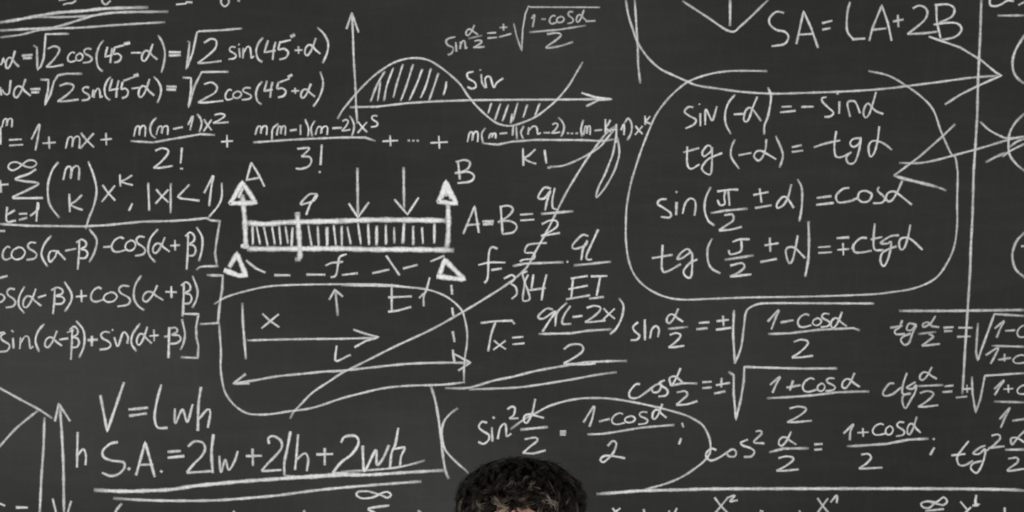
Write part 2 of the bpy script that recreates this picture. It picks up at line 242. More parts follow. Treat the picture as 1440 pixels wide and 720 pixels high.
CHALK = """
F formula|partly cropped scrap of writing along the top left edge
T 0 0
~l 535 40 570 28 612 25 638 5 / 500 0 560 -8
~l 862 -10 865 20 895 38 930 8
T 240 0
-l 50 38 130 30 132 18 180 20
~l 425 -10 428 30 455 55 488 30 490 -10
~p 568 5 580 8
F underline|bundle of heavy crossing underlines at the top left corner
T 0 0
~u4 0 190 150 166 300 138 480 108 700 92 900 72 1245 62
~u3.4 0 258 250 244 420 236 520 215 650 175 800 130 1000 105 1415 98
~u3.2 300 142 500 145 680 138 800 128
~u3 0 316 180 292 330 255 500 240 700 232 1000 210 1390 187
F formula|first line of root two cosine of 45 minus alpha at the upper left
T 0 0
~l -20 520 10 545 28 490 35 525
'α 45 432 158 582
~s3.4 190 470 270 462 / 200 492 265 488
-r3 285 385 312 402 316 590 345 560 370 490 386 288 580 285
'2 390 390 532 568
'c 570 440 640 522 | 'o 640 450 700 512 | 's 700 410 780 530
'( 812 342 872 600 | '4 885 400 950 528 | '5 950 405 1022 528
~s 965 402 1040 382 | ~s4.4 1052 372 1090 362
~s 1110 446 1185 444 | 'α 1192 375 1325 520 | ') 1335 300 1392 610
~s3.4 1430 440 1520 440 / 1430 468 1520 465
T 240 0
-r3 145 350 160 355 150 460 132 582 185 450 222 275 240 264 430 255 600 240
~n 285 360 340 328 385 345 375 410 300 480 232 530 / 232 532 300 530 425 515
's 488 395 555 500 | ~l 575 375 578 378 / 578 412 585 482 | 'n 605 390 700 490
'( 720 320 778 522 | '4 788 345 890 502 | '5 900 355 992 502
~s 925 358 1010 338 | ~s4.2 1018 308 1042 295
'+ 1050 395 1108 450 | 'α 1128 325 1260 472 | ') 1240 235 1330 530
F formula|second line of root two sine of 45 minus alpha at the upper left
T 0 60
~l3.2 0 380 12 440 | ~l 20 400 40 430 75 430 90 320
'α 112 310 255 468
~s3.4 262 392 335 390 / 270 420 325 418
-r3 345 312 410 314 405 400 378 528 425 440 455 330 490 275 560 262 690 262
'2 485 345 660 498
's 690 375 760 488 | ~l 785 400 780 455 | 'n 790 385 862 462
'( 880 290 932 482 | '4 920 310 1005 460 | '5 1018 335 1082 468
~s 1045 322 1130 290 | ~s4.2 1135 280 1162 272
~s 1115 388 1168 380 | 'α 1165 310 1298 465 | ') 1300 290 1360 505
~s3.4 1410 370 1485 372 / 1410 395 1480 396
T 240 0
-r3 105 655 172 658 172 760 150 905 205 720 262 608 485 605
~n 285 710 345 695 390 730 375 780 300 825 235 862 / 235 866 300 865 440 850
T 240 120
'c 460 35 522 122 | 'o 525 50 598 108 | 's 600 20 685 122
'( 718 -30 770 158 | '4 788 -35 862 100 | '5 890 -25 972 102
T 240 0
~s 925 692 1000 665 | ~s4.2 995 648 1020 634
T 240 120
'+ 1022 25 1080 68 | 'α 1095 -10 1215 110
~b 1262 -112 1285 -40 1280 30 1250 110 1205 178
F formula|binomial series beginning one plus m x, running across the upper left
T 0 120
'm 18 280 110 350 | ~l 5 355 5 495 | '= 80 455 192 508
~n 268 452 332 330 322 430 300 545
'+ 362 435 468 532 | 'm 555 430 682 530 | 'x 680 405 790 530 | '+ 852 405 940 502
'm 1130 340 1235 430 | '( 1265 275 1318 442 | 'm 1320 342 1425 415
-f3 1105 470 1290 482 1440 455 1590 430 1690 412 1810 418
'2 1295 530 1455 700
T 240 120
~s3 25 368 98 352 | ~n 148 330 188 260 165 375
') 225 245 262 390 | 'x 280 290 345 385 | '2 358 240 485 320
~s 95 530 85 655 | ~p3 85 702 100 704
'+ 430 422 522 520
'm 715 342 820 415 | ~b 905 325 860 370 855 460 | 'm 895 342 975 418 | ~s3 1010 382 1060 374
~n 1095 338 1096 415 | ~b 1135 290 1162 360 1160 430 | ~b 1215 300 1185 360 1195 430 | 'm 1222 345 1332 415 | ~s 1368 362 1440 358
-f3 700 482 1000 460 1200 450 1440 440 1640 440 1725 468
'3 1060 530 1188 705 | ~s3 1275 505 1265 668 | ~p3 1255 730 1262 732
T 480 120
'2 5 290 72 385 | ') 70 260 108 430 | 'x 140 310 215 400 | 's 250 255 310 352
'+ 352 425 475 510 | ~p3 565 466 575 466 | ~p3 603 467 613 467 | ~p3 640 467 650 467 | '+ 755 430 895 530
'm 1065 390 1160 475 | ~b 1212 362 1185 410 1195 485 | 'm 1245 405 1308 445 | ~s3 1340 408 1395 402
T 720 120
~n 10 345 5 420 | ~b 35 345 42 450 | ~b 98 345 75 400 95 448
'n 130 342 240 412 | ~s 270 400 315 400 | '2 335 320 402 405 | ') 392 275 440 430
~p 468 404 478 404 | ~p 500 406 512 406 | ~p 540 406 552 404
~b3 600 295 582 370 592 428 | 'm 605 342 665 415 | ~s3 700 382 755 376
'k 785 290 830 402 | ~s 835 378 875 372 / 880 330 880 480
~n 920 375 945 330 945 415
~b 950 320 980 278 1010 330 1005 400 975 460
'x 1040 345 1100 415 | 'k 1120 260 1165 330
-f3 -240 490 -120 500 0 475 200 460 600 462 760 470 860 455
'k 85 535 200 675 | ~s3 275 550 290 655 | ~p3.4 305 694 320 696
F diagram|sine wave graph with arrowed axes and hatched lobes
T 480 0
-a3 45 240 88 110 145 270
~t3 90 110 98 300 105 500 118 720 125 900 135 1040
~c -30 1000 10 930 50 880 120 795 200 710 300 620 430 535 540 498 640 490 740 510 840 570 940 650 1010 720 1070 810 1160 915 1280 1020 1360 1055 1440 1060 1540 1030 1640 985 1730 920 1830 830 1920 720 1980 620 2035 525
-t3 75 905 300 900 560 870 800 855 1100 845 1440 842 1840 840 2280 836
-a3 2030 785 2140 820 2275 836 2170 845 2070 895
~h3 365 605 300 720 248 855 | ~h2.6 330 690 308 850 | ~h2.8 438 575 385 720 360 850 | ~h2.8 518 545 465 720 440 820
~h2.8 605 545 550 720 502 850 | ~h2.8 682 585 640 700 575 845 | ~h2.8 755 580 715 720 670 825 | ~h2.8 818 620 785 720 740 850 | ~h2.8 885 690 880 740 862 800
~h2.6 1265 870 1240 955 | ~h2.8 1342 875 1295 1015 | ~h2.8 1408 885 1360 1020 | ~h2.6 1440 960 1430 1040
~h2.8 1488 870 1445 1020 | ~h2.8 1568 885 1535 990 | ~h2.8 1672 875 1635 975
~l 1112 605 1065 618 1070 660 1125 695 1135 735 1100 748 1068 735
~l 1170 590 1174 592 / 1180 630 1188 700 1215 740 | ~l 1222 738 1215 660 1255 650 1285 738 1310 700 1362 662
F formula|small faint sine of half alpha formula right of the sine graph
T 480 0
~l 958 312 905 325 882 350 900 382 945 405 930 450 902 462
~l 965 360 972 432 | 'n 1000 340 1060 410
'α 1048 215 1150 302 | ~f 1075 325 1185 300 | '2 1115 340 1205 402
'= 1235 275 1310 322 | '+ 1338 205 1398 255 | ~s 1335 312 1430 285
T 720 0
-r2.4 15 200 40 310 82 430 90 250 112 120 140 50 155 60 740 62
~n 168 155 192 125 175 225 | ~s 252 162 280 162 | 'c 315 130 372 200 | 'o 375 140 440 190 | 's 468 98 520 198 | 'α 540 88 630 190 | ~l 625 180 700 176
-f 150 272 400 250 620 215 | ~n 300 288 380 278 415 295 370 340 288 402 400 390 510 355
F loop|pair of lines crossing at the top centre and sweeping into the big outer arc
T 720 0
~c3 960 0 980 120 1020 250 1060 360 1150 490 1250 580 1350 630 1440 670 1560 720 1740 748 1940 775 2190 790 2440 785 2880 768 3180 745 3340 725 3580 695 3880 655 4125 638
-a3 3520 310 3780 400 3960 510 4080 610 4130 638 4030 680 3920 730 3780 800 3655 880
~t3 1035 0 1045 150 1060 400 1065 550 1082 700
F loop|rounded outline closed around the four trig identities
T 720 0
~c 2150 600 2000 598 1840 600 1690 620 1540 665 1440 720 1320 830 1220 960 1160 1090 1100 1240 1040 1420 1000 1560 968 1740 960 1900 962 2040 985 2200 1040 2330 1140 2430 1280 2500 1440 2528 1700 2520 2000 2510 2500 2502 3000 2485 3200 2465 3400 2430 3570 2350 3670 2220 3730 2080 3755 1900 3755 1700 3760 1480 3755 1420 3740 1330 3700 1290 3620 1110 3560 940 3480 840 3350 740 3180 640 3010 600
F drawing|two joined slanting strokes with a centre upright at the top edge
T 960 0
~t3 0 10 200 140 400 265 500 210 720 0
-t3.4 400 -10 400 215
F formula|large S A equals L A plus 2 B at the upper right
T 960 0
~l3 850 108 790 100 735 150 735 205 790 252 860 268 892 310 860 370 755 390
-l3 960 368 1020 95 1085 240 1140 400 | -l3 990 292 1090 286
~s3 1180 195 1258 175 | ~s3 1182 250 1242 238
~l3 1410 20 1388 120 1388 260 1440 332 | -l3.4 1435 332 1535 325
T 1200 0
-l3 135 342 160 240 240 45 290 190 322 340 | -l3 155 252 272 240
~s3 338 182 418 165 | ~s3 375 130 380 225
~n3 505 70 550 48 602 62 625 110 590 180 460 285 | ~n3.2 460 288 600 280 700 268
~l3 700 50 705 180 735 320 | ~l3 690 42 800 38 852 75 830 140 730 190 | ~l3 680 208 790 192 880 200 912 250 860 310 735 340
F line|long upright line near the right edge
T 1200 0
-t3.4 1080 -10 1070 300 1060 500 1050 720 1045 970 1030 1220 1015 1440 1005 1820 990 2100 985 2280 965 2600 945 2900 930 3160 920 3320
F formula|top right corner scrap above a short rule
T 1200 0
~l3 1150 -10 1155 42 1200 52 1250 35 1300 5 1350 8 | ~l3 1395 42 1440 18
-f3 1220 132 1445 130
F loop|first large letter loop cut by the right edge
T 1200 0
~c3.4 1450 290 1380 400 1345 500 1350 600 1390 665 1450 710
F loop|second loop on the right edge with arrow strokes running through it
T 1200 120
~c3.2 1450 230 1370 310 1320 400 1308 500 1320 590 1380 670 1450 725
~t 1072 310 1150 380 1250 432 1300 445 1440 435
~t3.4 1120 648 1200 605 1280 570 | ~t3 1260 600 1330 550 1450 490 | ~t3 1320 520 1380 475 1450 450
F arrow|long arrow with an open head pointing left beside the identities
T 1200 120
~t3 390 655 560 655 700 630 850 590 1100 522 1300 462 1445 430
T 1200 220
-t3 855 -270 750 -168 560 0 345 160
~t4 345 160 400 180 600 230 700 255 | -t3 700 255 780 285
F formula|sine of minus alpha equals minus sine alpha, top line in the rounded outline
T 960 120
~l 85 185 50 182 15 222 60 260 112 290 95 330 28 362 | ~l 148 240 150 340 | ~p 140 158 142 160
~l 190 330 195 205 245 295 265 260 288 180
~b 440 80 385 150 358 240 365 330 405 408 | ~s 435 245 512 240
~l 628 100 590 190 560 280 535 308 515 290 528 220 560 188 592 205 660 298
~b3 720 20 745 100 722 250 690 340 688 412
~s 838 182 915 178 / 825 228 948 215 | ~s 1005 182 1100 180
~l 1210 100 1175 108 1180 140 1225 185 1272 230 1245 262 1200 266 | ~l3 1322 140 1320 235 | ~p3 1300 70 1312 70
~l 1412 262 1390 150 1440 132 1465 155 1495 232
T 1200 120
~l 190 60 165 150 130 250 100 272 85 240 95 185 125 152 155 185 195 220 248 240
F formula|t g of minus alpha equals minus t g alpha, second line in the rounded outline
T 960 120
~l 38 520 38 660 70 705 138 668 | ~l 10 565 135 530
~l 235 515 208 508 165 565 180 600 240 555 245 520 248 600 240 740 210 750 170 720 165 685 220 620 330 572
~b 438 460 410 530 412 610 475 702 | ~s 475 590 575 570
~l 705 458 698 540 670 610 635 635 602 600 620 560 660 552 700 572 785 622
~b3 785 430 830 530 845 600 820 690 | ~s 925 522 1000 505 / 925 562 1012 550
~s3 1110 522 1200 492 1325 465
~l 1295 390 1280 500 1290 595 1340 605 1410 570
T 1200 120
~l 65 445 0 452 -28 490 0 520 45 495 65 450 45 560 10 650 -40 658 -60 610 -20 565
~l 218 350 205 460 180 560 150 602 133 580 130 510 160 470 220 475 270 500 322 542
F formula|plus sum of m over k times x to the k, with absolute x under one
T 0 220
~s3.4 0 205 8 300 | ~s3 0 240 68 235
'∞ 65 30 310 118
~s3.2 300 110 240 148 130 188 200 208 325 228 230 285 110 345 200 352 358 350
~l3 60 430 58 545 130 542 | ~l3 65 490 122 455 | ~s3 165 485 225 482 / 165 535 225 518 | ~n 260 500 325 440 318 390 308 545
~b3 490 50 440 120 405 240 410 370 440 440 500 515 | 'm 535 80 680 195 | 'k 578 320 695 465
~b3 745 45 790 160 815 290 790 420 750 520 725 610
'x 862 245 970 380 | 'k 1005 155 1118 250 | ~s3 1115 400 1090 455
~b3 1250 225 1260 455 | 'x 1315 280 1420 395 | ~b3 1440 230 1440 475
T 240 220
-s3 155 240 60 340 90 355 240 372 | ~n3 285 305 358 165 345 250 325 415
~b 430 225 432 330 405 410 320 515
F formula|bracketed line of cosine alpha minus beta minus cosine alpha plus beta
T 0 220
-t3.2 0 570 250 585 700 590 900 580 1200 550 1440 545 1600 535 1740 520 1780 540 1858 545
-t3.2 1855 545 1825 730 1815 820 1830 920
~t3 1840 925 1700 930 1660 955
~s3 0 630 40 628
T 0 320
'c 20 160 95 270 | 'o 95 165 212 268 | 's 225 125 315 272
~b3 430 70 375 140 350 220 370 280 400 325 | ~l 495 200 430 200 410 250 425 290 470 240 485 205 550 268 | ~s 555 195 640 178
'β 645 100 740 350 | ~b3 755 15 815 100 800 200 755 290
~s3 875 165 940 160 | 'c 940 82 1060 205 | 'o 1055 108 1145 195 | 's 1140 75 1230 238
~b3 1330 15 1270 90 1250 180 1265 240 1310 290 | 'α 1285 85 1430 220
T 240 320
'+ 0 108 75 190 | 'β 125 40 212 350 | ~b3 220 0 265 80 265 180 240 280
F formula|bracketed line of cosine alpha minus beta plus cosine alpha plus beta
T 0 320
~s3 0 425 60 408 | 'o -60 560 40 632 | 's 50 515 135 675
~b 205 500 165 580 160 660 205 720 | 'α 190 520 345 680 | ~s3 325 590 385 570
'β 435 505 545 725 | ~b3 545 460 600 550 600 620 550 705 | '+ 645 530 730 625
'c 765 505 870 625 | 'o 872 545 988 628 | 's 990 490 1105 665
~b3 1190 405 1140 490 1130 590 1165 660 1215 695 | 'α 1200 490 1375 630
T 240 320
~s3 -40 542 48 545 / 5 500 8 590 | 'β 90 460 178 745 | ~b3 185 410 225 520 220 600 185 675
-t3.4 310 402 440 405 435 520 415 640 405 740 400 800
F formula|bracketed line of sine alpha minus beta plus sine alpha plus beta
T 0 420
~l -30 300 20 285 45 292 10 310 20 350 80 390 60 440 0 448
~l3 100 270 112 280 | ~l3 110 335 115 415 | 'n 162 312 278 420 | ~b3 370 215 320 280 300 360 330 445
'α 375 275 520 415 | ~s3 505 345 572 335 | 'β 590 235 668 510 | ~s 570 285 620 265 | ~b3 645 190 705 270 710 390 670 495
~s3.4 745 350 820 345 / 775 320 775 395 | 's 840 280 940 430 | ~p 948 262 952 266 | ~l3 965 330 995 400 1040 285 1080 320 1075 375
~b3 1180 210 1120 300 1110 380 1150 440 | 'α 1150 240 1278 395 | '+ 1265 265 1335 355
-l3.4 1428 245 1422 495 | ~l 1390 320 1430 318
T 240 420
~l3 -5 250 45 245 55 280 10 305 70 310 85 345 50 375 0 380 | ~b3 95 175 120 290 110 370 85 430
-t3.2 105 -5 108 128 235 130 215 240 218 330 235 400 228 500 90 494
-t3.2 412 60 400 205 250 215
F formula|rounded tall outline around the beam notes with its upright left side
T 240 420
~c 370 45 440 0 500 -25 620 -60 800 -100 1000 -115 1400 -122 1800 -118 2050 -90
~c 1440 -112 1840 -106 2120 -85 2280 -40 2380 20 2450 90 2475 145 2500 270 2500 380 2485 480 2475 600 2475 700
~c3 408 200 415 300 425 450 422 580 440 720 470 810 540 900 640 965 750 978 860 972 1000 950 1200 920 1440 842 1600 800 1800 755 2000 735 2300 725 2480 705
F diagram|loaded beam with hatched load, two triangle supports and force arrows
T 240 220
-a5.6 505 395 605 218 720 392 505 395 | -a3.4 575 345 608 270
-t6 605 330 625 520 635 770 | -a4.6 600 755 650 760
~t6 650 560 800 570 1000 555 1440 545
T 240 320
~t6 655 180 900 180 1200 178 1440 178 1700 185 2000 185 2380 190
T 480 220
~t6 0 545 300 535 870 540
-a5.4 820 380 885 215 970 400 820 380 | -a5 850 345 885 260 925 350 | -a4 885 300 885 330
-t6 900 400 905 560 900 700 890 770
-t3.4 135 100 140 510 | -a3 65 400 140 515 230 390
-t3.4 525 95 530 450 | -a3 450 365 558 490 650 350
T 240 220
~t6 1068 480 1075 560 1085 700 1090 850 1060 870
~l3 680 55 640 200 | ~l3 682 55 740 150 790 250 | ~l3 640 200 740 180
~l3 1235 320 1170 320 1095 400 1130 400 1210 370 1235 320 1180 400 1145 490
-h3.4 690 590 695 740 | -h3 725 590 755 740 | -h3 785 590 820 755 | -h3 855 590 880 740 | -h3 915 590 930 745 | -h3 968 590 990 735 | -h3.4 1028 600 1020 760
-h3 1160 580 1190 760 | -h3.4 1240 590 1250 760 | -h4 1318 600 1322 755 | -h3 1375 580 1395 750 | -h3.2 1442 590 1445 760
T 480 220
-h3 50 595 80 740 | -h3 140 560 165 740 | -h3.4 225 570 235 745 | -h4 298 590 298 745 | -h3.4 375 580 378 740 | -h3 445 600 448 730 | -h4 528 570 520 730 | -h3.4 605 590 608 745 | -h3 680 600 690 735 | -h3.6 785 570 785 730
~l3 985 50 1000 190 | ~l3 970 45 1040 30 1085 50 1070 100 1010 135 | ~l3 962 140 1070 130 1120 165 1090 210 985 225
T 240 320
-a6 500 325 560 222 635 402 575 405 460 362
-d3.4 640 280 720 345 795 378 | -d3.4 880 402 1005 402 | -d3.2 1150 397 1300 397
~l3 1480 225 1430 245 1415 290 1395 400 1355 420 | ~l3 1310 320 1360 298 1440 292
-a3 1340 605 1385 525 1450 580 | -t3.2 1390 530 1410 740
T 480 320
~l3 -10 290 10 288 | -d3 10 400 135 385 | -d3 265 385 400 355 | -l3 380 240 490 400 | -d3.2 525 345 640 315 | -d3 755 285 865 240
-a6 835 380 872 272 1035 436 950 430 815 412
-d3.6 928 490 935 560 | -d3 935 680 945 740
-d3.4 940 880 955 960 | -d3.2 940 1035 955 1140
-l3 425 480 425 700 | -l3 400 590 590 580 | -l3 400 710 480 700 585 670 | ~l3 745 425 720 520 695 580 695 660 | ~l3 660 592 690 560
F drawing|short upright with an arrow pointing right, letter x above
T 240 420
~t3.4 605 40 610 200 618 300 635 505
~t3 650 352 900 345 1200 340 1440 338 1740 330
-a3 1545 262 1640 295 1755 325 1650 355 1555 408
'x 770 130 912 248
~l3 1400 400 1390 520 1440 512 1480 490 1515 475
F arrow|long double ended dimension arrow under the beam notes
T 240 520
-a3.4 630 38 530 115 660 115
~t3.2 530 115 700 90 900 55 1100 35 1300 15 1440 8 1700 -20 2000 -50 2300 -60 2520 -58
-a3 2400 -130 2530 -60 2430 5
F arrow|long curved arrow rising from the lower left to the series, open barbs at its tip
T 240 420
~c3 1010 1010 1035 960 1100 890 1200 790 1350 690 1440 630 1560 570 1700 500 1900 400 2200 260 2450 120 2650 0 2850 -130 3000 -260 3080 -400 3180 -580 3240 -700 3330 -880 3400 -1000 3500 -1160 3600 -1300 3680 -1400 3760 -1460
T 720 120
~c2.8 320 688 420 680 520 645 640 585 740 520 800 450 870 365
~c2.8 885 370 855 560 820 660 780 760 730 860 712 945 780 870 850 750 885 660 905 580 900 500 890 440
F formula|A equals B equals q l over two
T 480 220
-l3 1030 650 1125 420 1160 640 | ~l 1060 580 1165 570 | ~s3.6 1195 548 1280 548 / 1200 572 1275 570
~l3 1345 430 1360 650 | ~l3 1340 425 1400 415 1440 430 1445 460 1400 510 1325 555 | ~l 1340 545 1420 545 1470 570 1480 600 1450 640 1365 655
T 720 220
'= 72 485 185 540
~l3 325 270 270 265 220 345 270 355 325 290 300 360 280 450 | ~l 360 270 340 370 345 435 375 445
-f3.4 250 485 512 462
~n 255 570 320 540 375 545 380 590 310 640 250 670 | ~n3 250 672 400 645
F formula|f equals a fraction times q l over E I
T 480 320
~l3 1315 178 1270 165 1245 220 1235 420 1210 465 | ~l 1160 315 1250 295 1380 295 | ~s3 1270 358 1350 345
T 720 320
~n 290 130 200 135 130 150 110 210 180 215 185 260 100 270 70 285
-f3.2 10 325 100 305 430 292 | ~p3 465 288 470 290
~n -65 430 0 400 25 430 -10 470 30 500 40 560 0 600
~n 125 370 90 390 105 470 90 600 110 620 150 600 130 520 110 460 135 400
-l3 180 400 165 510 | -l3 140 530 280 510 | -l3 290 400 265 500 250 610
~l3 640 70 590 65 510 150 530 180 620 150 635 110 600 180 585 270 | ~l3 725 20 680 120 630 230 635 270 670 268
-f3.2 525 320 830 288
-l3 515 430 500 590 | -l3 500 430 635 408 | -l 480 520 635 490 | -l3 460 605 655 572
-l3 745 410 715 570 | -l3 670 412 800 408 | -l3 655 600 770 585
F formula|T sub x equals q times l minus 2 x over two
T 480 420
-l3 1180 205 1300 190 1440 185 | ~l3 1300 200 1265 300 1240 440 | 'x 1285 355 1385 430
T 720 420
-l3 0 188 20 210 | '= 5 322 102 385
~l3 340 90 290 85 220 150 260 170 340 120 370 110 320 180 260 275 | ~b3 460 35 380 120 365 230 | ~l3 490 65 440 140 425 210 495 212
~s3 515 155 590 145 | '2 615 60 785 200 | 'x 770 85 865 175 | ~b3 905 0 940 60 925 160 880 250 830 298
-f3.2 230 298 500 292 640 270 835 258
~n3 440 425 490 390 570 385 600 410 590 450 520 500 440 545 | ~n3.2 440 550 600 555 700 545
F underline|pair of long slanting underlines beneath the T sub x formula
T 720 420
~u3.2 -560 755 -400 755 -300 735 -150 690 0 660 200 610 420 570 600 540 800 528 965 525
~u3 -360 765 0 752 200 730 500 682 700 645 880 620
F formula|sine of pi over two plus or minus alpha equals cosine alpha, third line in the rounded outline
T 720 220
~l3 1300 360 1250 365 1228 400 1280 435 1340 480 1330 515 1260 510 | ~l3.4 1388 390 1385 490 | ~p3 1385 298 1390 302
T 960 220
~l 0 480 20 400 60 355 100 370 110 420 100 495
~b3 235 260 195 350 185 450 215 540 265 580
~l3 295 295 400 280 465 280 | ~l 360 290 350 340 355 400 315 410 295 370 | ~l3 385 290 395 410
-f3.2 240 478 350 458 545 440 | ~n3 355 495 420 490 425 540 370 580 310 622 | ~n3 310 625 400 618 495 595
~s3 600 325 720 300 / 650 275 665 385 | ~s3.2 615 435 745 412
~l3 915 240 890 340 850 410 800 435 795 400 840 345 880 350 935 430
~b3 970 195 1005 270 1005 420 985 545 | ~s3.2 1135 350 1250 335 / 1130 408 1270 392
~l3 1400 265 1350 275 1295 330 1310 385 1370 385 1440 370
T 1200 220
~l3 0 365 35 350 50 305 100 290 155 320 130 375 75 385 40 360 | ~l3 215 260 205 290 265 350 240 390 170 395
~l3 410 210 370 300 330 365 295 380 275 355 290 310 330 295 370 310 490 405
F formula|t g of pi over two plus or minus alpha equals minus plus c t g alpha, fourth line in the rounded outline
T 720 320
~l3 1270 150 1265 350 1310 370 1420 310 | ~l3 1185 258 1350 230
T 960 320
~l3 70 210 40 180 -15 215 -45 265 0 255 70 210 80 260 75 400 50 425 15 400 10 360 60 300 120 270
~b3 245 95 210 180 215 290 250 350 315 385
~l3 425 120 480 100 560 98 | ~l3 495 110 495 190 460 215 400 225 390 195
-f3.4 360 272 595 235 | ~n3 405 320 500 300 520 335 470 380 405 410 | ~n3.2 405 415 575 395
~s3 695 150 805 132 / 735 90 740 200 | ~s3.2 660 290 790 265
~l3 970 70 950 180 925 280 900 300 880 260 870 190 900 165 950 175 1030 255
~b3.4 1060 -50 1065 100 1060 260 1035 410 | '= 1145 160 1255 215
~s3.4 1305 90 1400 82 | '+ 1308 135 1400 230
~l3 1440 140 1430 180
T 1200 320
~l3 110 88 60 90 5 145 10 205 70 210 150 195 | ~l3 180 -30 170 100 180 185 250 190 | ~l 150 100 240 80
~l3 380 65 310 75 230 130 290 135 320 120 300 240 260 325 230 290 240 220 300 180 360 160
~l3 480 -20 460 80 430 170 400 185 385 140 400 95 450 85 500 110 580 185
F loop|third letter loop cut by the right edge
T 1200 320
~c3.4 1450 35 1380 110 1345 200 1345 280 1375 360 1450 425 | ~l3 1420 158 1450 155
F formula|sine of half alpha equals plus or minus a root, right of centre
T 720 420
~l3 1060 200 1020 240 1040 280 1075 310 1055 345 1005 350 | ~l3.2 1120 180 1122 345 | ~l3 1165 330 1180 260 1215 230 1240 260 1232 320
'α 1300 88 1440 210 | -f3 1320 255 1480 238 | '2 1320 290 1450 412
T 960 420
~s3.2 140 205 220 198 / 120 258 205 248 | ~s3 290 190 385 178 / 340 148 345 225 | ~s3.2 285 262 405 245
-r3.2 432 100 425 300 440 540
~r3 440 545 490 420 515 250 530 130 560 80 640 45 750 38 1000 38 1440 40 1610 40
~n3 720 190 810 95 785 160 750 255 | ~s3.2 830 200 930 182
'c 968 130 1080 240 | 'o 1095 165 1170 225 | 's 1165 125 1245 240 | 'α 1245 115 1380 250
-f3.2 725 298 900 292 1150 262 1440 248 1490 265
'2 920 345 1095 500
F formula|cosine of half alpha equals plus or minus a root, below the sine half alpha line
T 720 520
~l3 1075 120 1040 125 990 190 1000 235 1060 235 1130 190 1210 130 1260 120 1240 180 1190 190 1180 160 | ~l3 1285 90 1240 115 1310 170 1300 215 1240 225
~l3 1420 -10 1395 50 1350 130 1335 110 1330 70 1370 55 1410 80 1440 110
~f3 1340 135 1440 115 1560 115
~n3 1395 190 1460 180 1480 210 1440 250 1390 290 | ~n3 1390 298 1480 290 1560 265
T 960 520
~s3 170 105 240 100 / 170 155 240 148 | ~s3 285 130 395 110 / 328 72 325 145 | ~s3.2 270 200 355 182
-r3.2 390 20 430 45 430 200 450 420 490 250 515 100 520 -25 640 -20 1000 -10 1300 -12
~n3 740 125 820 60 790 120 760 190 | ~s3.2 880 150 990 130 / 930 95 905 170
'c 1010 70 1125 185 | 'o 1135 115 1200 180 | 's 1205 70 1290 180 | 'α 1340 30 1490 160
-f3.2 715 240 900 230 1100 215 1300 190 1440 185 1570 182
'2 880 310 1085 445
F formula|small t g half alpha root cut by the right edge
T 1200 420
-t3.6 390 103 800 103 1440 95
~l3 410 185 390 240 350 270 360 300 430 298 | ~l3 315 245 410 230
~l3 530 220 470 210 450 260 490 265 530 225 500 290 470 370 430 390 400 350 420 320 480 295
~l3 690 150 650 210 590 240 590 210 630 200 660 230 720 240 | -f3 550 298 695 280 | ~n3 640 300 675 320 640 350 580 395 | ~n3 585 398 725 382
~s3.2 765 245 840 240 / 770 275 830 272 | ~s3 890 245 1000 245 | ~s3 880 322 985 318
-r3.2 1050 210 1035 450 1050 520 1080 430 1190 130 1445 145
~n3 1195 250 1270 190 1240 250 1210 325 | ~s3 1285 272 1360 265 | 'c 1380 225 1480 325
-f3 1170 398 1445 405 | ~n3 1120 475 1220 415 1190 490 1160 545 | ~s3 1225 515 1325 500 / 1275 470 1275 525 | 'c 1345 475 1460 545
F formula|small c t g half alpha root cut by the right edge
T 1200 520
~l3 340 115 300 120 250 190 265 220 330 205 400 150 | ~l3 450 30 420 120 415 200 480 205
~l3 520 105 450 150 500 160 530 130 520 190 480 260 440 325 415 280 420 220 480 195
'α 555 -20 700 90 | -f3 545 138 755 128 | '2 545 180 712 315
~s3.2 775 140 840 132 / 755 188 830 182 | '+ 920 130 1000 190 | ~s3 870 235 955 225
-r3 1000 60 1005 200 1032 360 1070 250 1110 50 1445 28
~n3 1190 160 1270 90 1230 150 1195 210 | '+ 1270 130 1345 190 | 'c 1380 130 1480 205
-f3.2 1190 268 1445 275 | ~n3 1235 415 1320 320 1280 400 1245 485 | ~s3 1345 430 1445 415
F formula|sine squared of half alpha inside the flattened oval
T 480 520
~l3 1225 445 1185 440 1160 480 1190 515 1245 550 1240 595 1200 625 1160 610 | ~l3.2 1270 490 1275 600 | ~p3 1282 400 1290 408 | ~l3 1320 580 1340 490 1375 455 1390 480 1395 560 1430 540
~n3 1405 330 1440 310 1465 325 1455 380 1420 410 | ~n3 1425 412 1490 408
T 720 520
~l3 195 250 175 350 145 420 120 450 100 430 105 390 140 375 190 385 265 405
-f3.4 75 505 300 482 | ~n3 110 585 200 572 212 600 150 650 95 700 | ~n3 95 702 180 705 280 680
~p2.4 408 518 452 516 / 408 533 454 532 / 408 550 450 549
~n3 605 440 690 310 680 400 655 475 | ~s3.2 740 435 820 415 | 'c 840 365 950 460 | 'o 950 390 1040 445 | 's 1065 355 1150 460 | 'α 1180 290 1300 420
~f3 640 545 760 540 900 520 1100 488 1365 465
~n3 810 640 850 600 880 620 860 690 820 740 770 780 745 760 770 730 830 725 950 745 | ~s3 1425 580 1410 625
~s3 1435 452 1445 480
F loop|flattened oval around the sine squared formula
T 720 520
~c3 -460 325 -520 370 -570 430 -590 500 -585 600 -560 680 -480 770 -400 840 -370 870
~c3 -10 500 100 420 210 360 330 300 520 250 700 238 900 252 1200 310 1440 375 1540 420 1610 470 1660 560 1675 640 1670 700 1630 760 1560 820 1440 900 1300 960 1120 1010
F line|steep crooked line dropping to the left of the flattened oval
T 480 520
~t3.4 755 135 790 250 815 380 835 520 850 660 865 780 885 870 905 915
F underline|long ruled line running right from the hair
T 720 600
~u4 720 568 900 555 1100 540 1440 532 1700 525 2500 523 3500 523 4150 530 4330 540
F formula|cosine squared of half alpha beside the long ruled line
T 960 600
